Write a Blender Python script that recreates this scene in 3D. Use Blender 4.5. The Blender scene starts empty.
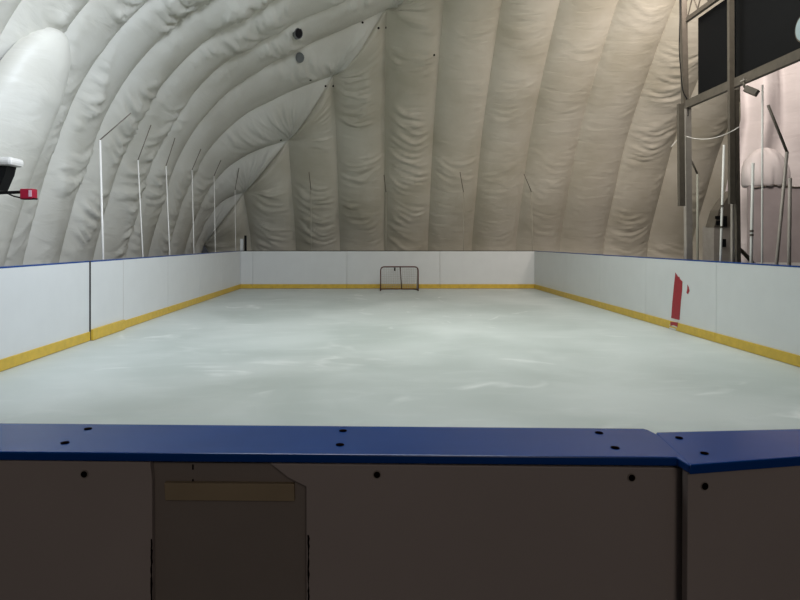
import bpy, bmesh, math, random
from mathutils import Vector, noise, Matrix
random.seed(7)
C = bpy.context.scene
COL = C.collection
# ------------------------------------------------------------------ camera
F = 620.0; VX = 376.0; HY = 241.5; EYE = 1.5
cd = bpy.data.cameras.new('camera'); cam = bpy.data.objects.new('camera', cd); COL.objects.link(cam)
cam.location = (0, 0, EYE); cam.rotation_euler = (math.pi/2, 0, 0)
cd.sensor_width = 36; cd.lens = F/800*36
cd.shift_x = (400-VX)/800; cd.shift_y = (HY-300)/800
cd.clip_start = .05; cd.clip_end = 200
C.camera = cam
# ------------------------------------------------------------------ world, lamps, exposure
wd = bpy.data.worlds.new('world'); C.world = wd; wd.use_nodes = True
wd.node_tree.nodes['Background'].inputs[0].default_value = (.75, .8, .9, 1)
wd.node_tree.nodes['Background'].inputs[1].default_value = .03
def area(name, loc, target, size, energy, color, sy=None, spread=180):
    l = bpy.data.lights.new(name, 'AREA'); l.energy = energy; l.color = color
    l.shape = 'RECTANGLE'; l.size = size; l.size_y = sy or size; l.spread = math.radians(spread)
    o = bpy.data.objects.new(name, l); COL.objects.link(o); o.location = loc
    o.rotation_euler = (Vector(target)-Vector(loc)).to_track_quat('-Z', 'Y').to_euler()
    return o
area('lamp_near_left', (0.8, 4.4, 5.9), (-5.0, 8.8, 5.0), 1.8, 335, (.80, .87, 1.0), 1.4, 110)
area('fill_blue_rail', (-0.2, 2.6, 5.6), (-0.2, 2.3, 0), 2.6, 62, (.92, .97, 1.0), 1.0, 130)  # added fill from above to bring out the rail's blue, no real fixture
area('lamp_uplight', (2.8, 6.6, 4.9), (5.2, 13.5, 9.4), 2.4, 150, (1.0, .975, .90), 1.6, 150)
area('lamp_over_rink', (1.8, 9.6, 7.6), (1.4, 10.4, 0), 3.4, 280, (.97, 1.0, .965), 3.0, 125)
area('lamp_right_dome', (8.2, 13.4, 8.0), (5.0, 22, 2.0), 1.6, 150, (1.0, .86, .78), None, 150)
area('fill_right_end_wall', (5.0, 8.6, 7.2), (11.0, 22, 3.6), 1.6, 190, (1.0, .88, .82), None, 100)  # added fill, placed to reach the end wall left of the curtain
area('fill_curtain', (11.5, 10.2, 6.4), (10.4, 15, 4.2), 1.5, 36, (1.0, .93, .92))  # added unseen fill that brightens the curtain
area('fill_near_panels', (0.8, -4.0, 3.4), (0.3, 0.9, .8), 1.5, 26, (1.0, .89, .82))  # added fill behind the camera to lift the dark near panels
vs = C.view_settings; vs.view_transform = 'Standard'; vs.look = 'None'; vs.gamma = 1; vs.use_curve_mapping = False
vs.exposure = 0.0

def px(x, y, D):          # place point: photograph direction at a forward distance D metres
    return Vector(((x-VX)/F*D, D, EYE+(HY-y)/F*D))
# ------------------------------------------------------------------ materials
def lin(c): return tuple((v/12.92 if v <= .04045 else ((v+.055)/1.055)**2.4) for v in [x/255 for x in c])
def mat(name, rgb, rough=.6, metal=0, var=.08, scale=6, bump=0, bscale=30, spec=.5, coat=0, trans=0, alpha=1):
    m = bpy.data.materials.new(name); m.use_nodes = True
    n = m.node_tree.nodes; L = m.node_tree.links; b = n['Principled BSDF']
    c = lin(rgb)
    tc = n.new('ShaderNodeTexCoord'); nz = n.new('ShaderNodeTexNoise'); nz.inputs['Scale'].default_value = scale
    nz.inputs['Detail'].default_value = 5
    L.new(tc.outputs['Object'], nz.inputs['Vector'])
    r = n.new('ShaderNodeValToRGB'); r.color_ramp.elements[0].position = .3; r.color_ramp.elements[1].position = .7
    r.color_ramp.elements[0].color = (*[v*(1-var) for v in c], 1); r.color_ramp.elements[1].color = (*[min(1, v*(1+var)) for v in c], 1)
    L.new(nz.outputs['Fac'], r.inputs['Fac']); L.new(r.outputs['Color'], b.inputs['Base Color'])
    b.inputs['Roughness'].default_value = rough; b.inputs['Metallic'].default_value = metal
    b.inputs['Specular IOR Level'].default_value = spec; b.inputs['Coat Weight'].default_value = coat
    b.inputs['Transmission Weight'].default_value = trans; b.inputs['Alpha'].default_value = alpha
    if bump:
        n2 = n.new('ShaderNodeTexNoise'); n2.inputs['Scale'].default_value = bscale; L.new(tc.outputs['Object'], n2.inputs['Vector'])
        bp = n.new('ShaderNodeBump'); bp.inputs['Strength'].default_value = bump; bp.inputs['Distance'].default_value = .02
        L.new(n2.outputs['Fac'], bp.inputs['Height']); L.new(bp.outputs['Normal'], b.inputs['Normal'])
    return m
def fabric_mat(name, rgb, dirt):
    m = bpy.data.materials.new(name); m.use_nodes = True
    n = m.node_tree.nodes; L = m.node_tree.links; b = n['Principled BSDF']
    uv = n.new('ShaderNodeUVMap'); uv.uv_map = 'UVMap'
    tc = n.new('ShaderNodeTexCoord')
    mp = n.new('ShaderNodeMapping'); mp.inputs['Scale'].default_value = (1.0, 3.2, 1)
    L.new(uv.outputs['UV'], mp.inputs['Vector'])
    n1 = n.new('ShaderNodeTexNoise'); n1.inputs['Scale'].default_value = 1.2; n1.inputs['Detail'].default_value = 4; n1.inputs['Distortion'].default_value = .6
    L.new(mp.outputs['Vector'], n1.inputs['Vector'])
    bp = n.new('ShaderNodeBump'); bp.inputs['Strength'].default_value = .45; bp.inputs['Distance'].default_value = .05
    L.new(n1.outputs['Fac'], bp.inputs['Height']); L.new(bp.outputs['Normal'], b.inputs['Normal'])
    n3 = n.new('ShaderNodeTexNoise'); n3.inputs['Scale'].default_value = .7; n3.inputs['Detail'].default_value = 6
    L.new(tc.outputs['Object'], n3.inputs['Vector'])
    r = n.new('ShaderNodeValToRGB'); c = lin(rgb); d = lin(dirt)
    r.color_ramp.elements[0].position = .32; r.color_ramp.elements[0].color = (*d, 1)
    r.color_ramp.elements[1].position = .62; r.color_ramp.elements[1].color = (*c, 1)
    L.new(n3.outputs['Fac'], r.inputs['Fac']); L.new(r.outputs['Color'], b.inputs['Base Color'])
    b.inputs['Roughness'].default_value = .5; b.inputs['Specular IOR Level'].default_value = .35
    return m
M = {}
M['fabric_end'] = fabric_mat('fabric_end', (192, 188, 174), (174, 169, 152))
M['fabric_side'] = fabric_mat('fabric_side', (200, 199, 190), (185, 183, 172))  # same cloth as fabric_end, the left wall's cooler light put into its colour
M['fabric_right'] = fabric_mat('fabric_right', (192, 186, 184), (176, 169, 167))
M['curtain'] = mat('grey_curtain', (152, 143, 142), .6, var=.12, scale=2)
M['white'] = mat('white_plastic', (205, 208, 208), .38, var=.02, scale=3, spec=.4)
M['grey_panel'] = mat('grey_brown_plastic', (160, 147, 140), .55, var=.04, scale=4, bump=.05, bscale=6)  # even grey-brown tone for the near panels
M['recess'] = mat('plywood_backing', (132, 121, 112), .8, var=.08, scale=5)
M['wood'] = mat('pale_batten', (150, 132, 104), .7, var=.1, scale=8)
M['yellow'] = mat('yellow_plastic', (198, 166, 60), .45, var=.10, scale=9)
M['blue'] = mat('blue_plastic', (6, 62, 132), .26, var=.06, scale=8, spec=.24)
M['blue_edge'] = mat('blue_plastic_edge', (22, 44, 104), .4, var=.05)
M['dark'] = mat('black_paint', (6, 6, 8), .6, var=.1, spec=.2)
M['hole'] = mat('dark_hole', (14, 8, 8), 1, spec=0)
M['steel'] = mat('brown_grey_steel', (92, 84, 74), .55, .1, var=.12, scale=12)
M['pale_steel'] = mat('pale_galvanised', (156, 147, 138), .5, .1, var=.08, scale=10)
M['post_white'] = mat('white_paint', (214, 212, 206), .4, var=.05)
M['grey_post'] = mat('grey_painted_post', (150, 146, 132), .5, var=.05)
M['red'] = mat('red_tape', (150, 28, 40), .5, var=.12, scale=20)
M['net_red'] = mat('worn_red_paint', (84, 42, 34), .5, var=.35, scale=18)
M['net'] = mat('net_cord', (176, 172, 164), .8)
M['rope'] = mat('white_rope', (215, 208, 200), .8)
M['red_case'] = mat('red_case', (150, 20, 48), .35, var=.05)
M['glass'] = mat('pale_lens', (205, 170, 180), .2)
M['concrete'] = mat('grey_rubber', (72, 70, 68), .9, var=.2, scale=12)
M['seam'] = mat('dark_gap', (58, 56, 55), .9)
M['vent'] = mat('vent_grey', (86, 88, 86), .6, var=.25, scale=5)
M['pale_ring'] = mat('pale_disc', (150, 166, 170), .4)
# plexi film
M['film'] = mat('clear_film', (225, 215, 215), .35, alpha=.28)

def ice_mat():
    m = bpy.data.materials.new('ice'); m.use_nodes = True
    n = m.node_tree.nodes; L = m.node_tree.links; b = n['Principled BSDF']
    tc = n.new('ShaderNodeTexCoord')
    def nz(scale, sx, sy, det=5, dist=0, loc=0):
        mp = n.new('ShaderNodeMapping'); mp.inputs['Scale'].default_value = (sx, sy, 1); mp.inputs['Location'].default_value = (loc, loc*.7, 0)
        L.new(tc.outputs['Object'], mp.inputs['Vector'])
        t = n.new('ShaderNodeTexNoise'); t.inputs['Scale'].default_value = scale; t.inputs['Detail'].default_value = det; t.inputs['Distortion'].default_value = dist
        L.new(mp.outputs['Vector'], t.inputs['Vector']); return t
    a = nz(.55, 1, 1, 6, .6); r = n.new('ShaderNodeValToRGB')
    r.color_ramp.elements[0].position = .35; r.color_ramp.elements[0].color = (*lin((178, 187, 184)), 1)
    r.color_ramp.elements[1].position = .7; r.color_ramp.elements[1].color = (*lin((198, 205, 203)), 1)
    L.new(a.outputs['Fac'], r.inputs['Fac'])
    # snow swept into thin arcs
    s = nz(.30, 1, .9, 3.0, 1.2, 3.1); r2 = n.new('ShaderNodeValToRGB'); e = r2.color_ramp.elements
    e[0].position = .478; e[0].color = (0, 0, 0, 1); e[1].position = .5; e[1].color = (.75, .75, .75, 1)
    x = e.new(.522); x.color = (0, 0, 0, 1)
    L.new(s.outputs['Fac'], r2.inputs['Fac'])
    k = nz(.9, 1, 1, 4, .3, 9.0); r3 = n.new('ShaderNodeValToRGB'); r3.color_ramp.elements[0].position = .54; r3.color_ramp.elements[1].position = .68
    L.new(k.outputs['Fac'], r3.inputs['Fac'])
    mu = n.new('ShaderNodeMath'); mu.operation = 'MULTIPLY'; L.new(r2.outputs['Color'], mu.inputs[0]); L.new(r3.outputs['Color'], mu.inputs[1])
    # fine skate scratches
    g = nz(3, .5, 1, 6, .5, 1.0); r4 = n.new('ShaderNodeValToRGB'); r4.color_ramp.elements[0].position = .52; r4.color_ramp.elements[1].position = .8
    r4.color_ramp.elements[1].color = (.22, .22, .22, 1)
    L.new(g.outputs['Fac'], r4.inputs['Fac'])
    ad = n.new('ShaderNodeMath'); ad.operation = 'ADD'; ad.use_clamp = True; L.new(mu.outputs[0], ad.inputs[0]); L.new(r4.outputs['Color'], ad.inputs[1])
    mx = n.new('ShaderNodeMixRGB'); mx.inputs['Color2'].default_value = (*lin((228, 232, 231)), 1)
    L.new(ad.outputs[0], mx.inputs['Fac']); L.new(r.outputs['Color'], mx.inputs['Color1']); L.new(mx.outputs['Color'], b.inputs['Base Color'])
    mr = n.new('ShaderNodeMapRange'); mr.inputs['To Min'].default_value = .3; mr.inputs['To Max'].default_value = .55
    L.new(a.outputs['Fac'], mr.inputs['Value']); L.new(mr.outputs[0], b.inputs['Roughness'])
    b.inputs['Specular IOR Level'].default_value = .35
    bp = n.new('ShaderNodeBump'); bp.inputs['Strength'].default_value = .12; bp.inputs['Distance'].default_value = .01
    L.new(g.outputs['Fac'], bp.inputs['Height']); L.new(bp.outputs['Normal'], b.inputs['Normal'])
    return m
M['ice'] = ice_mat()

# ------------------------------------------------------------------ helpers
def tag(o, label=None, cat=None, group=None, kind=None):
    if label: o['label'] = label
    if cat: o['category'] = cat
    if group: o['group'] = group
    if kind: o['kind'] = kind
    return o
def empty(name, loc, label, cat, group=None, rz=0):
    o = bpy.data.objects.new(name, None); COL.objects.link(o); o.location = loc; o.rotation_euler = (0, 0, rz)
    o.empty_display_size = .1
    return tag(o, label, cat, group)
def obj(name, bm, m, parent=None, smooth=False, world=True, bevel=0):
    """links a bmesh given in world coordinates (moved into the parent's frame)"""
    me = bpy.data.meshes.new(name)
    if parent is not None and world:
        Mx = Matrix.Translation(parent_origin(parent)).inverted() if parent.rotation_euler.z == 0 else mw(parent).inverted()
        bm.transform(Mx)
    bmesh.ops.recalc_face_normals(bm, faces=bm.faces)
    bm.to_mesh(me); bm.free(); me.materials.append(M[m] if isinstance(m, str) else m)
    if smooth:
        for p in me.polygons: p.use_smooth = True
    o = bpy.data.objects.new(name, me); COL.objects.link(o)
    if parent is not None: o.parent = parent
    if bevel:
        md = o.modifiers.new('bevel', 'BEVEL'); md.width = bevel; md.segments = 2; md.limit_method = 'ANGLE'
    return o
def mw(o):
    m = Matrix.Translation(o.location) @ Matrix.Rotation(o.rotation_euler.z, 4, 'Z')
    return (mw(o.parent) @ m) if o.parent else m
def parent_origin(o): return mw(o).translation
def box(bm, lo, hi):
    lo, hi = Vector(lo), Vector(hi)
    r = bmesh.ops.create_cube(bm, size=1)['verts']
    s = hi-lo; c = (hi+lo)/2
    for v in r: v.co = Vector((v.co.x*s.x, v.co.y*s.y, v.co.z*s.z))+c
    return r
def bar(bm, a, b, w, d, up=(0, 0, 1)):
    """rectangular bar from a to b"""
    a, b = Vector(a), Vector(b); z = (b-a).normalized(); u = Vector(up)
    if abs(z.dot(u)) > .95: u = Vector((0, 1, 0))
    x = u.cross(z).normalized(); y = z.cross(x)
    vs_ = []
    for p in (a, b):
        for sx, sy in ((-1, -1), (1, -1), (1, 1), (-1, 1)):
            vs_.append(bm.verts.new(p+x*sx*w/2+y*sy*d/2))
    bm.faces.new(vs_[:4]); bm.faces.new(vs_[4:])
    for i in range(4): bm.faces.new((vs_[i], vs_[(i+1) % 4], vs_[4+(i+1) % 4], vs_[4+i]))
def tube(bm, pts, r, n=10, cap=True):
    pts = [Vector(p) for p in pts]; rings = []
    prev = None
    for i, p in enumerate(pts):
        t = (pts[min(i+1, len(pts)-1)]-pts[max(i-1, 0)]).normalized()
        if prev is None:
            u = Vector((0, 0, 1)) if abs(t.z) < .9 else Vector((0, 1, 0))
            x = u.cross(t).normalized()
        else:
            x = (prev - t*prev.dot(t)).normalized()
        prev = x; y = t.cross(x)
        rings.append([bm.verts.new(p+(x*math.cos(2*math.pi*k/n)+y*math.sin(2*math.pi*k/n))*r) for k in range(n)])
    for a, b in zip(rings, rings[1:]):
        for k in range(n): bm.faces.new((a[k], a[(k+1) % n], b[(k+1) % n], b[k]))
    if cap: bm.faces.new(rings[0][::-1]); bm.faces.new(rings[-1])
def bend(pts, r=.12, n=6):
    """round the inner corners of a polyline"""
    pts = [Vector(p) for p in pts]; out = [pts[0]]
    for a, b, c in zip(pts, pts[1:], pts[2:]):
        p = b+(a-b).normalized()*min(r, (a-b).length*.45); q = b+(c-b).normalized()*min(r, (c-b).length*.45)
        for i in range(n+1):
            t = i/n; out.append(p*(1-t)**2+b*2*t*(1-t)+q*t*t)
    out.append(pts[-1]); return out
def prism(bm, pts, off):
    """closed polygon extruded by vector off"""
    off = Vector(off)
    a = [bm.verts.new(Vector(p)) for p in pts]; b = [bm.verts.new(Vector(p)+off) for p in pts]
    bm.faces.new(a); bm.faces.new(b[::-1])
    n = len(a)
    for i in range(n): bm.faces.new((a[i], b[i], b[(i+1) % n], a[(i+1) % n]))
def disc(bm, c, axis, r, depth, n=20, sx=1):
    axis = Vector(axis).normalized(); u = Vector((0, 0, 1)) if abs(axis.z) < .9 else Vector((1, 0, 0))
    x = u.cross(axis).normalized(); y = axis.cross(x); c = Vector(c)
    prism(bm, [c+(x*math.cos(2*math.pi*k/n)*sx+y*math.sin(2*math.pi*k/n))*r for k in range(n)], axis*depth)
NB = bmesh.new
# ------------------------------------------------------------------ setting: ice and floor
XL, XR, YE = -4.34, 5.07, 19.8
bm = NB(); v = [bm.verts.new(p) for p in ((XL-.02, .93, 0), (XR+.02, .93, 0), (XR+.02, YE+.02, 0), (XL-.02, YE+.02, 0))]; bm.faces.new(v)
tag(obj('floor', bm, 'ice'), kind='structure')
bm = NB(); box(bm, (-9, -3, -.25), (18, 26, -.03))
tag(obj('floor', bm, 'concrete'), kind='structure')

# ------------------------------------------------------------------ setting: inflated dome
def spline(ctrl, n=160):
    P = [Vector(p) for p in ctrl]; P = [P[0]*2-P[1]]+P+[P[-1]*2-P[-2]]; out = []
    for i in range(1, len(P)-2):
        for j in range(12):
            t = j/12; a, b, c, d = P[i-1:i+3]
            out.append(.5*((2*b)+(c-a)*t+(2*a-5*b+4*c-d)*t*t+(3*b-a-3*c+d)*t**3))
    out.append(P[-2]); return out
SIDE = [(-6.45, 0), (-6.15, 1.5), (-5.65, 3.2), (-5.0, 4.55), (-4.0, 5.7), (-3.1, 6.3), (-2.2, 6.8), (.2, 7.9), (1.8, 8.8), (3.3, 9.5), (4.9, 10.1), (6.4, 10.6), (8, 11), (9.6, 11.3), (11, 11.4)]
END = [(0, 0), (.03, 1.4), (.95, 3.1), (2.0, 4.8), (3.5, 6.4), (5.05, 7.8), (6.6, 8.85), (8.2, 9.7), (9.8, 10.3), (11.3, 10.8), (12.9, 11.1), (14.5, 11.3), (15.9, 11.4)]
SS = spline([(a, b, 0) for a, b in SIDE]); ES = spline([(a, b, 0) for a, b in END])
YB = 22.0
W = 1.56
def XK(k): return -4.4+W*k
def DK(k): return .42+W*k
def interp(curve, x):
    for a, b in zip(curve, curve[1:]):
        if a.x <= x <= b.x: return a.y+(b.y-a.y)*(x-a.x)/max(1e-9, b.x-a.x)
    return curve[-1].y
def J(k):
    if k < 0: return Vector((-6.1, YB-.1, 1.4))
    if k == 0: return Vector((-4.5, YB-.98, 3.15))
    kk = min(k, 9)
    d = DK(kk)
    return Vector((XK(kk), YB-DK(k), interp(ES, d)))
def resample(pts, step=.055):
    out = [pts[0]]; acc = 0
    for a, b in zip(pts, pts[1:]):
        L = (b-a).length
        while acc+L >= step:
            t = (step-acc)/L; a = a+(b-a)*t; out.append(a.copy()); L = (b-a).length; acc = 0
        acc += L
    out.append(pts[-1]); return out
def SY(k):
    return J(k).y if k <= 3 else (15.3, 13.65, 12.2, 10.95, 9.8, 8.65, 7.5, 6.3, 5.1, 3.8, 2.5)[k-4]
def side_seam(k):
    j = J(k); zg = interp(SS, j.x)
    f = j.z/zg; pts = []
    for p in SS:
        if p.x > j.x and p.y > 3: break
        if p.x > j.x - .02 and p.y*f > j.z: break
        if p.y*1.02 > zg: break
        q = p.y/zg; pts.append(Vector((p.x, SY(k)+(j.y-SY(k))*q*q, p.y*(1+(f-1)*q))))
    pts.append(j)
    return resample(pts)
def end_seam(k):
    kk = k if k <= 9 else 18-k
    j = J(kk); xk = XK(k) if k >= 0 else -5.7
    j = Vector((j.x if k <= 9 else xk, j.y, j.z)); pts = []
    for p in ES:
        if p.y >= j.z-.02: break
        t = p.y/j.z; x = xk+(j.x-xk)*t*t
        pts.append(Vector((x, YB-p.x, p.y)))
    pts.append(j); return resample(pts)
def smooth01(t): t = max(0, min(1, t)); return t*t*(3-2*t)
def loft(bm, uvl, A, B, seed, sag, wr, nu=22, inward=Vector((0, -1, 0))):
    n = max(len(A), len(B)); rows = []
    for i in range(n):
        a = A[min(i, len(A)-1)]; b = B[min(i, len(B)-1)]
        La, Lb = (A, B) if len(A) > len(B) else (B, A)
        i0 = min(max(i, 1), len(La)-2); t = (La[i0+1]-La[i0-1]).normalized()
        c = b-a; nrm = c.cross(t)
        if nrm.length < 1e-6: nrm = inward.copy()
        nrm.normalize()
        if nrm.dot(inward) < 0: nrm = -nrm
        s = i*.055; edge = min(1, (n-1-i)*.055/.55)
        tip = math.sqrt(max(0, 1-(1-edge)**2)) if edge < 1 else 1
        row = []
        w = c.length
        for q in range(nu+1):
            u = q/nu
            prof = max(0, (math.sqrt(max(0, 1.35-(2*u-1)**2))-math.sqrt(.35))/(math.sqrt(1.35)-math.sqrt(.35)))
            taper = min(1, 5*u, 5*(1-u))
            ss = s+.35*math.sin(math.pi*u)*(1 if seed % 2 else .7)
            w1 = noise.noise(Vector((u*1.3+seed*9.1, ss*1.6, seed*3.3)))
            vary = .35+1.0*smooth01(.5+noise.noise(Vector((seed*5.5, s*.35, 3)))*1.6)
            sh = s + .5*(u-.5)*(1 if seed % 3 else -.6) + .28*math.sin(math.pi*u) + .12*noise.noise(Vector((u*2.5, s*1.3, seed)))
            n2 = noise.noise(Vector((u*.9+seed*4.7, sh*4.2, 7+seed))); n3 = noise.noise(Vector((u*1.2+seed*2.7, sh*8.0, 17+seed)))
            crease = max(0, 1-abs(n2)*4.0)**1.5*.058+max(0, 1-abs(n3)*3.2)**1.2*.034
            mask = smooth01(.45+noise.noise(Vector((u*1.3+seed, s*.8, 31+seed)))*2.2)
            w3 = noise.noise(Vector((u*.8+seed*2.2, s*.5, 20+seed)))
            d = sag*w*prof*tip + taper*tip*wr*(vary*w1*.014+mask*crease+w3*.02)
            row.append((bm.verts.new(a.lerp(b, u)+nrm*d), u*w, s))
        rows.append(row)
    for r0, r1 in zip(rows, rows[1:]):
        for q in range(nu):
            quad = (r0[q], r0[q+1], r1[q+1], r1[q])
            f = bm.faces.new([x[0] for x in quad])
            for l, x in zip(f.loops, quad): l[uvl].uv = (x[1]+seed*7.3, x[2])
seams = {}

def fabric(name, tubes, m, inward, wr_fn, sag):
    bm = NB(); uvl = bm.loops.layers.uv.new('UVMap')
    for i, (A, B, sd) in enumerate(tubes): loft(bm, uvl, A, B, sd, sag, wr_fn(sd), inward=inward)
    bmesh.ops.remove_doubles(bm, verts=[v for v in bm.verts if len(v.link_faces) and min(f.calc_area() for f in v.link_faces) < 1e-7], dist=1e-5)
    return tag(obj(name, bm, m, smooth=True), kind='structure')
KS = list(range(-1, 13)); KE = list(range(-1, 16))
sd_ = {k: side_seam(k) for k in KS}; ed_ = {k: end_seam(k) for k in KE}
wall_left = fabric('wall_left', [(sd_[k], sd_[k+1], 40+k) for k in KS[:-1]], 'fabric_side', Vector((1, 0, -.4)), lambda s: 1.3 if 42 < s < 47 else .85, .115)
wall_back = fabric('wall_back', [(ed_[k], ed_[k+1], 10+k) for k in KE[:-1]], 'fabric_end', Vector((0, -1, -.3)), lambda s: 1.1 if s < 14 else (.5 if s < 15 else (.25 if s < 18 else (.8 if s < 20 else .6))), .15)

# rounded fabric lobe standing proud of the left wall
bm = NB(); uvl = bm.loops.layers.uv.new('UVMap'); Rr = []; n_z = 90
for i in range(n_z+1):
    z = .02+4.68*i/n_z; X = None
    for a, b in zip(SS, SS[1:]):
        if a.y <= z <= b.y: X = a.x+(b.x-a.x)*(z-a.y)/max(1e-9, b.y-a.y); break
    q = max(0, (z-2.6)/2.1); w = .8*math.sqrt(max(0, 1-q**3.2)); row = []
    cy = 9.12+.10*(z-3)
    for j in range(29):
        a_ = math.pi*j/28
        yy = cy-w*math.cos(a_); xx = X+.0+(.16+.5*math.sin(a_)**.8)*min(1, w/.8+.05)
        xx += .02*noise.noise(Vector((yy*2, z*2.5, 5)))*math.sin(a_)
        row.append((bm.verts.new((xx, yy, z)), yy, z))
    Rr.append(row)
for a, b in zip(Rr, Rr[1:]):
    for j in range(28):
        q = (a[j], a[j+1], b[j+1], b[j]); f = bm.faces.new([k[0] for k in q])
        for l, k in zip(f.loops, q): l[uvl].uv = (k[1], k[2])
obj('rounded_bulge', bm, 'fabric_side', wall_left, smooth=True, world=False)['label'] = 'rounded bulge of fabric at the picture edge'

# ------------------------------------------------------------------ dasher boards
BH = 1.2; KH = .14
def board(axis, pos, a, b, label, group, side, cap='blue', proud=0):
    """axis 'y': board along y at x=pos, rink side given by sign; axis 'x': along x at y=pos"""
    g = .004
    def bx(bm, t0, t1, lo, hi, z0, z1):
        if axis == 'y': box(bm, (min(pos+side*t0, pos+side*t1), lo, z0), (max(pos+side*t0, pos+side*t1), hi, z1))
        else: box(bm, (lo, min(pos+side*t0, pos+side*t1), z0), (hi, max(pos+side*t0, pos+side*t1), z1))
    mid = (a+b)/2
    t = empty('dasher_board', (pos, mid, 0) if axis == 'y' else (mid, pos, 0), label, 'rink board', group)
    bm = NB(); bx(bm, -.012-proud, .05, a+g, b-g, KH*.5, BH-.012); obj('panel', bm, 'white', t)
    bm = NB(); bx(bm, -.03-proud*2, .045, a+g, b-g, .004, KH+proud*1.5); obj('kick_strip', bm, 'yellow', t, bevel=.006)
    bm = NB(); bx(bm, -.015-proud, .09, a+g*.5, b-g*.5, BH-.012, BH+.006); obj('cap_rail', bm, cap, t, bevel=.004)
    bm = NB(); bx(bm, .05, .12, a+.1, a+.15, .0, BH-.02); bx(bm, .05, .12, b-.15, b-.1, 0, BH-.02); bx(bm, .05, .1, a+.1, b-.1, .5, .55)
    obj('frame', bm, 'pale_steel', t)
    if proud:
        bm = NB(); bx(bm, -.014-proud, .06, a-.002, a+.0065, .01, BH+.004); obj('gap_strip', bm, 'seam', t); bm = NB(); bx(bm, -.013-proud, .06, b-g, b+.002, .01, BH-.02); obj('gap_strip', bm, 'pale_steel', t)
    return t
gl = 'white dasher boards down the left side'; gr = 'white dasher boards down the right side'; ge = 'white dasher boards across the far end'
LB = [(2.0, 4.5, 'white rink board beside the viewer on the left'), (4.5, 6.93, 'white rink board left of the rink just outside the view'),
      (6.93, 9.36, 'nearest white left rink board, before the visible dark seam'),
      (9.36, 10.57, 'short white left gate board with the thicker yellow kick strip'),
      (10.57, 12.9, 'white left rink board next past the short gate board'),
      (12.9, 15.2, 'white left rink board, second past the short gate board'),
      (15.2, 17.5, 'white left rink board, third past the short gate board'),
      (17.5, 19.765, 'last white left rink board, meeting the far left corner')]
for a, b, l in LB:
    board('y', XL, a, b, l, gl, -1, proud=.02 if abs(a-9.36) < .01 else 0)
RB = [(2.0, 4.42, 'white rink board beside the viewer on the right'), (4.42, 6.82, 'white rink board right of the rink just outside the view'), (6.82, 9.22, 'nearest white right rink board, this side of the faint seam'),
      (9.22, 11.62, 'white right rink board bearing the torn red tape'),
      (11.62, 14.02, 'white right rink board next beyond the red tape board'),
      (14.02, 16.42, 'white right rink board, second beyond the red tape board'),
      (16.42, 19.765, 'last white right rink board, meeting the far right corner')]
for a, b, l in RB: board('y', XR, a, b, l, gr, 1)
EB = [(XL+.0, -3.93, 'narrow white far end board in the left corner'), (-3.93, -.93, 'white far end board left of the goal'),
      (-.93, 2.04, 'white far end board right behind the goal'), (2.04, XR, 'white far end board right of the goal, reaching the corner')]
for a, b, l in EB: board('x', YE, a, b, l, ge, 1, cap='dark')
# torn red tape on the right board
t = empty('red_tape', (XR-.02, 10.44, 0), 'torn strip of red tape up the white right board', 'tape')
def onwall(p): 
    D = (XR-.014)*F/(p[0]-VX); return Vector((XR-.014, D, EYE+(HY-p[1])/F*D))
bm = NB(); prism(bm, [onwall(p) for p in ((675.5, 272.5), (678, 276.5), (679.5, 277), (680, 279), (682.5, 281.5), (682.2, 290), (681, 300), (679.5, 320), (671.3, 318), (672.5, 302), (674, 286))], (-.003, 0, 0))
obj('long_strip', bm, 'red', t)
bm = NB(); prism(bm, [onwall(p) for p in ((671.5, 321.5), (675, 322), (679, 322.5), (678.5, 327), (675, 325), (671.5, 326))], (-.003, 0, 0)); [setattr(v.co, 'x', v.co.x-.0175) for v in bm.verts]; obj('lower_scrap', bm, 'red', t)
bm = NB(); prism(bm, [onwall(p) for p in ((687.5, 284.5), (688.8, 287), (689.5, 291), (688, 294), (686.6, 293), (687.3, 289))], (-.003, 0, 0)); obj('small_scrap', bm, 'red', t)
bm = NB()
Dk = XR*F/(675-VX)
box(bm, (XR-.034, Dk-.13, .06), (XR-.03, Dk+.13, .075)); box(bm, (XR-.034, Dk-.1, .01), (XR-.03, Dk+.13, .03)); obj('pale_remnant', bm, 'white', t)

# ------------------------------------------------------------------ near board with blue rail
ZR = 1.2
def near_xy(x, y):   # a point on the rail top seen at a place in the photograph
    D = (EYE-ZR)*F/(y-HY); return Vector(((x-VX)/F*D, D, ZR))
t = empty('dasher_board', (0, .95, 0), 'long near rink board under the blue rail, seen from behind', 'rink board')
A0, A1 = near_xy(-60, 451.2), near_xy(677, 457.2)      # front edge of the rail
B0, B1 = near_xy(-60, 422.5), near_xy(643, 428.5)
rail = [A0, A1, near_xy(689, 464.6), near_xy(688, 450), near_xy(654, 432.5), near_xy(648, 429.5), near_xy(643, 428.3), B0]
bm = NB(); prism(bm, rail, (0, 0, -.0125)); rl = obj('cap_rail', bm, 'blue', t, bevel=.002)
for x, y in ((88, 429), (65, 443), (343, 431), (340, 445), (599, 433), (615, 448)):
    bm = NB(); p = near_xy(x, y); disc(bm, p+Vector((0, 0, .0004)), (0, 0, 1), .0062, .0006); obj('bolt_hole', bm, 'hole', rl)
dirv = (A1-A0).normalized(); nin = Vector((-dirv.y, dirv.x, 0))   # nin points to the rink
face0 = A0+nin*.004; face1 = A1+nin*.004
def facept(x, y, back=0):      # point on the camera side face of the near panel
    # intersect the sight line with the vertical plane of the face
    d = Vector(((x-VX)/F, 1, (HY-y)/F)); o = Vector((0, 0, EYE)); p0 = face0+nin*back
    s = (p0-o).dot(nin)/d.dot(nin); return o+d*s
def vpoly(bm, pts, thick, back=0): prism(bm, [facept(x, y, back) for x, y in pts], nin*thick)
T = 461; BOT = 960
def toprow(x): return 460.0+(x+60)/740*8
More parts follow.
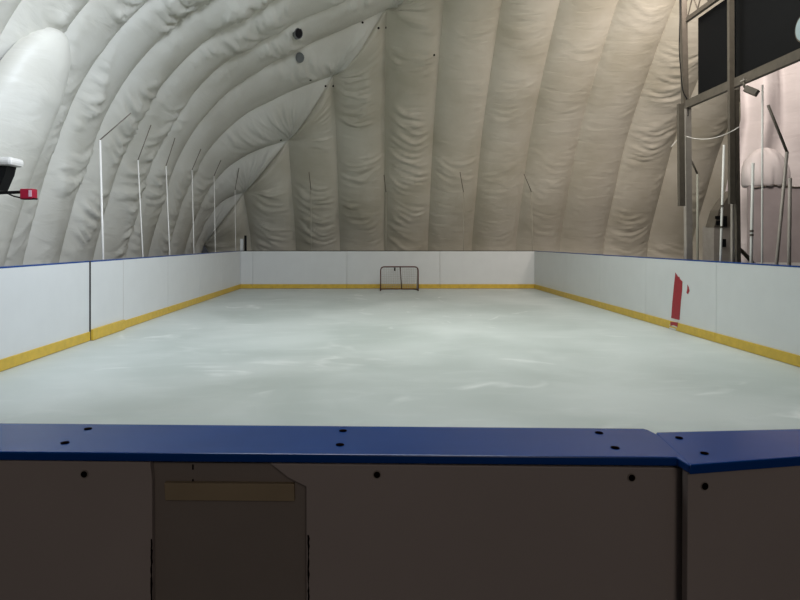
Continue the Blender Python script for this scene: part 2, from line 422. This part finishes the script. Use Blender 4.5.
# main panel around the cut-out: left part, right part and top web (one sheet)
bm = NB()
vpoly(bm, [(-60, toprow(-60)), (150, toprow(150)), (152, 480), (153, BOT), (-60, BOT)], .012)
vpoly(bm, [(270, toprow(270)), (682.5, 468), (682.5, BOT), (307, BOT), (306, 487), (288, 478)], .012)
pn = obj('panel', bm, 'grey_panel', t, bevel=.0015)
bm = NB(); vpoly(bm, [(135, toprow(135)), (330, toprow(330)), (330, BOT), (135, BOT)], .01, back=.0125); tag(obj('recessed_backing', bm, 'recess', t), 'darker plywood backing in the cut-out')
bm = NB(); vpoly(bm, [(164, 483), (294, 484), (294.5, 501.5), (165, 500.5)], .009, back=.0035); obj('wooden_batten', bm, 'wood', t, bevel=.001)
for x0, y0, x1 in ((151.5, 539, 152.5), (308.5, 535, 308)):
    bm = NB(); pts = []; yy = y0
    L_, R_ = [], []
    while yy < 640:
        L_.append((x0-random.uniform(.4, 1.2), yy)); R_.append((x0+random.uniform(.3, 1.4), yy)); yy += random.uniform(2, 5)
    vpoly(bm, L_+R_[::-1], -.0008, back=-.0001); obj('ragged_saw_cut', bm, 'hole', t)
for x, y in ((84.5, 474), (377, 474.5), (631.5, 477.5)):
    c = facept(x, y); 
    bm = NB(); disc(bm, c, -nin, .0058, .0012); h = obj('bolt_washer', bm, 'recess', t)
    bm = NB(); disc(bm, c-nin*.0012, -nin, .0045, .0005); obj('bolt_hole', bm, 'hole', h)
for x, y, hgt in ((193, 467, 5), (193, 480, 2)):
    bm = NB(); vpoly(bm, [(x-.7, y-hgt/2), (x+.7, y-hgt/2), (x+.7, y+hgt/2), (x-.7, y+hgt/2)], -.0008, back=.0115); obj('nail', bm, 'hole', t)
bm = NB(); z0 = Vector((0, 0, 0))
for s in (.06, .5, .94):
    p = face0.lerp(face1, s)+nin*.08
    bar(bm, (p.x, p.y, 0), (p.x, p.y, ZR-.0125), .05, .05)
obj('frame', bm, 'steel', t)
bm = NB(); q0 = A0+nin*.135; q1 = A1+nin*.135; prism(bm, [(q0.x, q0.y, 0), (q1.x, q1.y, 0), (q1.x, q1.y+.012, 0), (q0.x, q0.y+.012, 0)], (0, 0, ZR-.0125)); obj('rink_side_panel', bm, 'white', t)

# gate section to the right
t = empty('gate_board', (.7, .9, 0), 'near rink board right of the dark gap, with its own blue rail', 'rink board')
G0, G1 = near_xy(689, 464.6), near_xy(880, 451)
g = [near_xy(690, 465.2), G1, near_xy(880, 427), near_xy(656, 432.4), near_xy(660, 438), near_xy(676, 452)]
bm = NB(); prism(bm, [p+Vector((0, 0, .0005)) for p in g], (0, 0, -.0135)); rl = obj('cap_rail', bm, 'blue', t, bevel=.002)
for x, y in ((679, 438.5), (704.5, 454)):
    bm = NB(); p = near_xy(x, y); disc(bm, p+Vector((0, 0, .001)), (0, 0, 1), .0055, .0008); obj('bolt_hole', bm, 'hole', rl)
gd = (G1-G0).normalized(); gn = Vector((-gd.y, gd.x, 0)); gf = G0+gn*.005
def gatept(x, y, back=0):
    d = Vector(((x-VX)/F, 1, (HY-y)/F)); o = Vector((0, 0, EYE)); s = (gf+gn*back-o).dot(gn)/d.dot(gn); return o+d*s
bm = NB(); prism(bm, [gatept(x, y) for x, y in ((688, 470), (880, 457), (880, BOT), (685.5, BOT))], gn*.012); obj('panel', bm, 'grey_panel', t, bevel=.0015)
c = gatept(704.5, 486)
bm = NB(); disc(bm, c, -gn, .0058, .001); h = obj('bolt_washer', bm, 'recess', t)
bm = NB(); disc(bm, c-gn*.001, -gn, .0048, .0005); obj('bolt_hole', bm, 'hole', h)
bm = NB(); q0 = G0+gn*.10; q1 = G1+gn*.10; prism(bm, [(q0.x+.03, q0.y, 0), (q1.x, q1.y, 0), (q1.x, q1.y+.012, 0), (q0.x+.03, q0.y+.012, 0)], (0, 0, ZR-.0125)); obj('rink_side_panel', bm, 'white', t)
c = gatept(689, 520); bm = NB(); bar(bm, (c.x+.055, c.y+.05, 0), (c.x+.055, c.y+.05, ZR-.014), .05, .05); obj('frame_post', bm, 'steel', t)

# ------------------------------------------------------------------ goal
t = empty('hockey_goal', (.71, 18.8, 0), 'small hockey goal with worn dark red frame before the far boards', 'goal')
gx0, gx1, gy, gh, gd_ = .14, 1.28, 18.8, .735, .55
bm = NB(); tube(bm, bend([(gx0, gy, .0), (gx0, gy, gh), (gx1, gy, gh), (gx1, gy, 0)], .13, 8), .018); obj('front_frame', bm, 'net_red', t, smooth=True)
bm = NB(); tube(bm, bend([(gx0, gy, .02), (gx0+.02, gy+gd_, .02), (gx1-.02, gy+gd_, .02), (gx1, gy, .02)], .2, 6), .018); obj('base_frame', bm, 'net_red', t, smooth=True)
bm = NB(); tube(bm, bend([(.72, gy+.01, gh), (.74, gy+.22, gh-.02), (.80, gy+gd_, .02)], .1, 5), .016); obj('back_stay', bm, 'net_red', t, smooth=True)
def netting(corners, nu, nv):
    bm = NB(); a, b, c, d = [Vector(x) for x in corners]; r = .004
    for i in range(nu+1):
        u = i/nu; tube(bm, [a.lerp(b, u), d.lerp(c, u)], r, 4, False)
    for j in range(nv+1):
        v_ = j/nv; tube(bm, [a.lerp(d, v_), b.lerp(c, v_)], r, 4, False)
    return bm
obj('back_netting', netting([(gx0+.02, gy+gd_, .02), (gx1-.02, gy+gd_, .02), (gx1-.02, gy+.2, gh-.03), (gx0+.02, gy+.2, gh-.03)], 20, 12), 'net', t)
obj('top_netting', netting([(gx0+.02, gy+.2, gh-.03), (gx1-.02, gy+.2, gh-.03), (gx1-.03, gy, gh), (gx0+.03, gy, gh)], 20, 4), 'net', t)
for x in (gx0+.01, gx1-.01):
    obj('side_netting', netting([(x, gy, .02), (x, gy+gd_, .02), (x, gy+.2, gh-.03), (x, gy, gh-.05)], 8, 12), 'net', t)
bm = NB(); box(bm, (.55, gy+.03, gh-.13), (.59, gy+.05, gh-.03)); obj('dark_strap', bm, 'dark', t)

# ------------------------------------------------------------------ bent stanchions round the rink
POST_L = [(105, 100, 140, 131, 113), (146, 138, 160, 151, 125), (172, 166, 166, 175, 138), (195, 192, 170, 201, 149), (216, 214, 176, 221, 160), (236, 235, 190, 239, 168)]
names = ['nearest and tallest of the bent posts behind the left boards', 'second nearest bent post behind the left boards', 'third nearest bent post behind the left boards',
         'fourth nearest bent post behind the left boards', 'fifth nearest bent post behind the left boards', 'farthest bent post behind the left boards, by the corner']
for (xb, xt, yt, xe, ye_), nm in zip(POST_L, names):
    D = 4.52*F/(VX-xb)
    b = Vector((-4.52, D, 0)); m_ = px(xt, yt, D); e_ = px(xe, ye_, D)
    
    t = empty('net_post', b, 'thin white '+nm, 'post', 'bent net posts along the left boards')
    bm = NB(); tube(bm, [b, m_], .012 if xb > 110 else .019, 8); obj('upright', bm, 'post_white', t, smooth=True)
    bm = NB(); tube(bm, bend([m_, m_+(e_-m_)*.1, e_], .05, 4), .010, 8); obj('bent_arm', bm, 'steel', t, smooth=True)
    bm = NB(); box(bm, b+Vector((-.05, -.05, 0)), b+Vector((.05, .05, .012))); obj('foot_plate', bm, 'steel', t)
POST_E = [(311, 309, 172, 311, 190, 'behind the far boards, left of the goal'), (386, 384, 175, 386, 192, 'behind the far boards, nearly over the goal'), (463.5, 460, 172, 463.5, 192, 'behind the far boards, just right of the goal'),
          (533, 524, 174, 531.5, 192, 'behind the far boards, in the right corner')]
for xb, xe, ye_, xm, ym, nm in POST_E:
    D = 20.25; b = px(xb, 250, D); b.z = 0
    t = empty('net_post', b, 'thin grey bent post '+nm, 'post', 'bent net posts behind the far boards')
    m_ = px(xm, ym, D); e_ = px(xe, ye_, D-.35)
    bm = NB(); tube(bm, [b, m_], .011, 8); obj('upright', bm, 'grey_post', t, smooth=True)
    bm = NB(); tube(bm, [m_, e_], .012, 8); obj('bent_arm', bm, 'steel', t, smooth=True)
# black rod and white box in the far left corner
t = empty('corner_bracket', px(244, 262, 20.1)*1, 'short black rod beside a white box in the far left corner', 'bracket'); t.location.z = 0
p = px(245.5, 249, 20.1); q = px(245.5, 235.5, 20.1)
bm = NB(); box(bm, (p.x-.035, p.y-.03, 0), (q.x+.035, q.y+.03, q.z)); obj('rod', bm, 'dark', t)
bm = NB(); p = px(242, 250, 20.15); box(bm, (p.x-.05, p.y-.05, .0), (p.x+.05, p.y+.05, px(0, 239, 20.15).z)); obj('box', bm, 'white', t)

# ------------------------------------------------------------------ scoreboard frame on the right
PX = 5.22
def yz(x, y):       # place on the plane of the right hand frame
    D = PX*F/(x-VX); return Vector((PX, D, EYE+(HY-y)/F*D))
t = empty('steel_gantry', (PX, 9.4, 0), 'tall brown steel frame over the right boards carrying the black board', 'frame')
Dp1 = PX*F/(686-VX); Dp2 = PX*F/(735-VX)
bm = NB(); bar(bm, px(685, 104, Dp1), px(682.5, -30, Dp1), .09, .09, (0, 1, 0)); obj('far_post', bm, 'steel', t)
bm = NB(); bar(bm, px(689, 258, Dp1).xy.to_3d(), px(687, 104, Dp1), .10, .09, (0, 1, 0)); obj('pale_foot', bm, 'pale_steel', t)
bm = NB(); bar(bm, px(731.5, 204, Dp2), px(730.5, -40, Dp2), .072, .06, (0, 1, 0)); obj('near_post', bm, 'steel', t)
bm = NB(); q = px(733.5, 262, Dp2+.08); bar(bm, (q.x, q.y, 0), px(733.5, 95, Dp2+.08), .06, .05, (0, 1, 0)); obj('pale_foot', bm, 'pale_steel', t)
bm = NB(); a = px(739, 300, Dp2+.02); bar(bm, (a.x, a.y, 0), px(736, 90, Dp2+.02), .06, .05, (0, 1, 0)); obj('inner_post', bm, 'steel', t)
bm = NB(); bar(bm, (PX, Dp1+.05, 3.80), (PX, 5.2, 3.80), .07, .13, (0, 0, 1)); obj('lower_beam', bm, 'steel', t)
bm = NB(); bar(bm, (PX, Dp1+.05, 5.22), (PX, 5.2, 5.22), .06, .07, (0, 0, 1)); obj('upper_beam', bm, 'steel', t)
bm = NB()
zz = [(PX, Dp1-.06-.16*i, 5.27+(.28 if i % 2 else 0)) for i in range(24)]
for a, b in zip(zz, zz[1:]): tube(bm, [a, b], .012, 6)
tube(bm, [(PX, Dp1, 5.56), (PX, 6, 5.56)], .014, 6)
obj('lattice', bm, 'steel', t)
bm = NB(); tube(bm, bend([px(681, -20, Dp1-.08), px(679, 50, Dp1-.08), px(682.5, 92, Dp1-.08), px(688, 100, Dp1-.08), px(688, 116, Dp1-.08)], .15, 5), .009, 6); obj('cable', bm, 'dark', t, smooth=True)

SX = PX+.07
t = empty('scoreboard', (SX, 9, 3.85), 'large black board on the steel frame over the right boards', 'scoreboard')
Da = SX*F/(698-VX); Db = SX*F/(735-VX)
bm = NB(); box(bm, (SX, Db, 3.88), (SX+.06, Da, 5.17)); obj('far_panel', bm, 'dark', t, bevel=.005)
bm = NB(); box(bm, (SX, 5.3, 3.88), (SX+.06, Db-.02, 5.17)); npn = obj('near_panel', bm, 'dark', t, bevel=.005)
bm = NB(); Dc = SX*F/(806-VX); zc = EYE+(HY-27)/F*Dc
disc(bm, (SX-.001, Dc, zc), (-1, 0, 0), .185, .012, 32); rg = obj('round_badge_rim', bm, 'steel', npn, smooth=False)
bm = NB(); disc(bm, (SX-.014, Dc, zc), (-1, 0, 0), .165, .004, 32); obj('round_badge_face', bm, 'pale_ring', rg)

# floodlight camera under the beam
c = px(750.5, 91, 8.55)
t = empty('flood_lamp', px(744, 80, 8.55), 'small grey flood lamp hanging under the black board', 'lamp')
bm = NB(); tube(bm, bend([px(744, 78, 8.55), px(744, 87, 8.55), px(747, 88, 8.55)], .03, 3), .018, 8); obj('bracket', bm, 'steel', t, smooth=True)
bm = NB(); box(bm, px(740, 82, 8.6), px(747, 79, 8.5)); obj('mount', bm, 'pale_steel', t)
bm = NB(); bar(bm, px(745.5, 88.5, 8.55), px(757.5, 93.5, 8.45), .12, .09); obj('housing', bm, 'steel', t, bevel=.01)

# channels and thin posts standing behind the right boards
def stand(label, pts, r, m, cat='post', group=None, D=9.6, dark_top=None, bands=(), nm='net_post', square=0):
    P = [px(x, y, D) for x, y in pts]
    if len(pts) and group != 'float':
        d0 = P[0]-P[1]; f = P[0].z/max(1e-6, -d0.z) if d0.z < 0 else 0
        base = Vector((max(P[0].x, 5.25), D, 0)); P = [base]+P
    t = empty(nm, P[0], label, cat, group if group != 'float' else None)
    bm = NB()
    if square: 
        bar(bm, P[0], P[-1], square, square*.8, (0, 1, 0)); obj('upright', bm, m, t)
    else:
        tube(bm, bend(P, .1, 4) if len(P) > 2 else P, r, 10); obj('upright', bm, m, t, smooth=True)
    for y in bands:
        k = (y-pts[0][1])/(pts[1][1]-pts[0][1]); q = px(pts[0][0]+(pts[1][0]-pts[0][0])*k, y, D)
        bm = NB(); tube(bm, [q-Vector((0, 0, .015)), q+Vector((0, 0, .015))], r+.006, 10); obj('clamp', bm, 'steel', t)
    if dark_top:
        bm = NB(); tube(bm, bend([px(x, y, D) for x, y in dark_top], .1, 4), r*.85, 8); obj('bent_arm', bm, 'steel', t, smooth=True)
    return t
gp = 'posts behind the right boards'
stand('brown channel hanging beside the far steel post', [(681.5, 206), (680.5, 104)], .0, 'steel', group='float', D=10.0, square=.09, nm='steel_channel', cat='channel')
stand('slim white post with two clamps left of the near steel post', [(720.5, 262), (724, 145)], .017, 'post_white', group=gp, D=9.3, bands=(206, 227))
stand('white post with a double clamp right of the near steel post', [(751, 268), (753, 163)], .02, 'post_white', group=gp, D=8.8, bands=(231, 235))
stand('bright white narrow tube with a free top', [(762, 270), (762.5, 85)], .012, 'post_white', group=gp, D=8.58)
stand('tall grey post with a bent top leaning in over the boards', [(776, 270), (787, 152)], .021, 'pale_steel', group=gp, D=8.25, dark_top=[(787, 152), (768, 105)])
stand('pale grey post at the right edge of the picture', [(789, 270), (790, 178)], .022, 'pale_steel', group=gp, D=8.0)
stand('faint bent grey post behind the far steel post', [(697.5, 255), (697.5, 174)], .02, 'grey_post', group=gp, D=10.9, dark_top=[(697.5, 174), (688, 154)])
# slanting black brace
t = empty('brace', px(757, 268, 9.1), 'short dark slanting brace low between the right posts', 'brace')
bm = NB(); tube(bm, bend([px(738, 248, 9.1), px(743, 252, 9.1), px(757, 268, 9.1)], .08, 4), .028, 10); obj('rod', bm, 'steel', t, smooth=True)
# white cord
t_ = NB(); pts = []
for a, b, sg in ((px(671, 147, 10.1), px(682, 134.5, 10.1), .0), (px(682, 134.5, 10.1), px(739, 127, 8.8), .12)):
    for i in range(12):
        u = i/11; pts.append(a.lerp(b, u)-Vector((0, 0, sg*4*u*(1-u))))
tube(t_, pts, .006, 6, True)
tag(obj('cord', t_, 'rope', smooth=True), 'thin white cord slung between the two steel posts', 'cord')

# ------------------------------------------------------------------ beyond the right boards
def sheet(name, x0, x1, y0, z0, z1, y1=None, folds=.05, freq=3.0, m='fabric_right', parent=None, nx=120, nz=50, arch=0, seed=0, skirt=0):
    bm = NB(); uvl = bm.loops.layers.uv.new('UVMap'); R = []
    y1 = y0 if y1 is None else y1
    for i in range(nx+1):
        u = i/nx; col = []
        for j in range(nz+1):
            v_ = j/nz; x = x0+(x1-x0)*u-skirt*max(0, 1-v_*1.6)*(1-u)**2; top = z1 - arch*(2*u-1)**2*abs(2*u-1); z = z0+(top-z0)*v_
            y = y0+(y1-y0)*u + folds*noise.noise(Vector((u*(x1-x0)*freq+v_*.6, v_*.9+seed, seed)))*1.6 + .03*noise.noise(Vector((u*6, v_*9, seed+4)))
            col.append((bm.verts.new((x, y, z)), x, z))
        R.append(col)
    for a, b in zip(R, R[1:]):
        for j in range(nz):
            q = (a[j], b[j], b[j+1], a[j+1]); f = bm.faces.new([k[0] for k in q])
            for l, k in zip(f.loops, q): l[uvl].uv = (k[1], k[2])
    return obj(name, bm, m, parent, smooth=True)
o = sheet('curtain', 8.95, 13.5, 15.2, 0, 7.2, y1=14.2, folds=.22, freq=3.2, seed=2, skirt=1.0)
tag(o, 'tall pale pinkish fabric curtain hanging behind the right posts', 'curtain')
o = sheet('wall_right', 13.3, 13.6, 14.4, 0, 8, y1=3, folds=.1, nx=60); tag(o, kind='structure')
# inflated arch over a grey doorway
t = empty('doorway_arch', (9.1, 14.0, 0), 'puffed white fabric arch over a grey doorway behind the right posts', 'arch')
cx, rx = 8.75, .5
bm = NB(); bmesh.ops.create_uvsphere(bm, u_segments=40, v_segments=24, radius=1)
for v in bm.verts:
    c0 = v.co.copy(); c0.z = max(c0.z, -.35)
    v.co = Vector((cx+c0.x*.52, 13.95+c0.y*.3, 2.95+c0.z*.66))+Vector((0, 1, 0))*.10*noise.noise(Vector((c0.x*5, 0, c0.z*1.2)))
obj('puffed_flap', bm, 'fabric_right', t, smooth=True)
bm = NB(); box(bm, (cx-rx+.0, 13.72, 0), (cx+rx+2.6, 13.78, 2.72)); obj('grey_door_sheet', bm, 'curtain', t)
bm = NB(); tube(bm, [(cx-rx+.1, 13.7, 2.68), (cx, 13.7, 2.75), (cx+.5, 13.7, 2.70), (cx+3, 13.7, 2.76)], .015, 8); obj('lacing', bm, 'steel', t, smooth=True)
t = empty('rink_barrier', (9.5, 12.6, 0), 'bright white low barrier of the neighbouring rink at right', 'barrier')
bm = NB(); box(bm, (7.75, 12.6, 0), (12.5, 12.65, 1.07)); obj('panel', bm, 'post_white', t)
t = empty('rink_barrier', (6.5, 12.3, 0), 'low dark blue railing behind the far steel post', 'barrier')
bm = NB(); box(bm, (6.25, 12.3, .98), (7.1, 12.36, 1.1)); obj('rail', bm, 'blue', t)
bm = NB(); box(bm, (6.28, 12.31, 0), (6.33, 12.35, .98)); obj('leg', bm, 'steel', t)
bm = NB(); box(bm, (7.02, 12.31, 0), (7.07, 12.35, .98)); obj('leg', bm, 'steel', t)
# grey cabinet with dark notices between the posts
t = empty('notice_cabinet', px(721, 262, 11.5).xy.to_3d(), 'pale cabinet with small dark notices behind the slim white post', 'cabinet')
a, b = px(714, 262, 11.5), px(735, 226, 11.5); bm = NB(); box(bm, (a.x, 11.5, 0), (b.x, 11.9, b.z)); obj('body', bm, 'pale_steel', t)
a, b = px(714, 226, 11.5), px(727, 200, 11.5); bm = NB()
prism(bm, [px(714, 227, 11.49), px(727, 227, 11.49), px(735, 226, 11.49), px(735, 190, 11.49), px(728, 197, 11.49), px(719, 210, 11.49)], (0, .3, 0)); obj('hood', bm, 'steel', t)
for (x0, y0, x1, y1) in ((723, 216, 727, 227), (715, 216, 721, 219), (716, 221, 721, 225), (722, 239, 726, 247)):
    a, b = px(x0, y1, 11.47), px(x1, y0, 11.47); bm = NB(); box(bm, a-Vector((0, .006, 0)), b); obj('dark_notice', bm, 'dark', t)

# ------------------------------------------------------------------ things on the left
D = 7.6
t = empty('lamp_mast', px(-26, 300, D).xy.to_3d(), 'pole at the left edge holding a red lamp head on a black arm', 'mast')
b = px(-26, 300, D)
bm = NB(); tube(bm, [(b.x, D, 0), (b.x, D, 4.2)], .03, 12); obj('pole', bm, 'dark', t, smooth=True)
bm = NB(); bar(bm, px(-26, 194, D), px(23, 192, D), .035, .035); obj('arm', bm, 'dark', t)
bm = NB(); tube(bm, bend([px(8, 193.5, D-.02), px(14, 196.5, D-.02), px(24, 198.2, D-.02), px(34, 198.5, D-.02)], .05, 4), .009, 8); obj('cable', bm, 'dark', t, smooth=True)
a, c = px(22.5, 199, D), px(35, 189, D)
bm = NB(); box(bm, (a.x, D-.06, a.z), (c.x, D+.06, c.z)); h = obj('lamp_head', bm, 'red_case', t, bevel=.01)
a, c = px(31.5, 197, D), px(34.5, 190.5, D); bm = NB(); box(bm, (a.x, D-.066, a.z), (c.x, D-.058, c.z)); obj('lens', bm, 'glass', h)
a, c = px(22.5, 199.6, D), px(35.5, 198, D); bm = NB(); box(bm, (a.x, D-.05, a.z), (c.x, D+.05, c.z)); obj('lower_clip', bm, 'dark', h)
t = empty('heater', px(0, 176, D+.1), 'white capped black heater cut off by the left edge', 'heater')
bm = NB(); a, c = px(-24, 165.5, D), px(13.5, 157, D); box(bm, (a.x, D-.05, a.z), (c.x, D+.25, c.z)); obj('cap', bm, 'post_white', t, bevel=.04)
bm = NB(); prism(bm, [px(-24, 165.5, D), px(7, 165.5, D), px(5, 174, D), px(-2, 190, D), px(-24, 190, D)], (0, .2, 0)); obj('body', bm, 'dark', t)

# ------------------------------------------------------------------ fittings on the fabric
bpy.context.view_layer.update()
from mathutils.bvhtree import BVHTree
dg = bpy.context.evaluated_depsgraph_get()
trees = [BVHTree.FromObject(o, dg) for o in (wall_left, wall_back)]
def hit(x, y):
    d = Vector(((x-VX)/F, 1, (HY-y)/F)).normalized(); best = None
    for tr in trees:
        r = tr.ray_cast(Vector((0, 0, EYE)), d)
        if r[0] is not None and (best is None or r[3] < best[3]): best = r
    if best is None: return px(x, y, 15), Vector((0, -1, 0))
    n_ = best[1]
    if n_.dot(d) > 0: n_ = -n_
    return best[0], n_
for x, y, l in ((296.5, 33, 'upper dark oval vent hole in the fabric roof'), (300, 57, 'lower grey oval vent hole in the fabric roof')):
    p, n_ = hit(x, y)
    p = p+n_*.05
    n_ = (n_*.5+Vector((0, -1, 0))*.6).normalized()
    t = empty('vent_port', p, l, 'vent')
    bm = NB(); disc(bm, p-n_*.1, n_, .14, .13, 24, sx=.8); r_ = obj('collar', bm, 'vent', t)
    bm = NB(); disc(bm, p+n_*.031, n_, .118, .004, 24, sx=.78); obj('opening', bm, 'dark' if y < 40 else 'vent', r_)
for x, y, l in ((325.5, 86, 'small dark eyelet left of the second tube tip'), (333, 86, 'small dark eyelet right of the second tube tip'), (378.5, 28, 'small dark eyelet left of the tallest tube tip'), (386, 27.5, 'small dark eyelet right of the tallest tube tip'),
             (281, 140, 'small dark eyelet at the lowest tube tip'), (310.5, 80, 'small dark eyelet on the seam left of the second tip'), (362.5, 22.5, 'small dark eyelet near the top seam'), (434, 55, 'small dark eyelet on the seam right of the tallest tip')):
    p, n_ = hit(x, y); bm = NB(); disc(bm, p-n_*.02, n_, .032, .035, 10); tag(obj('eyelet', bm, 'hole'), l, 'eyelet', 'dark eyelets in the fabric')
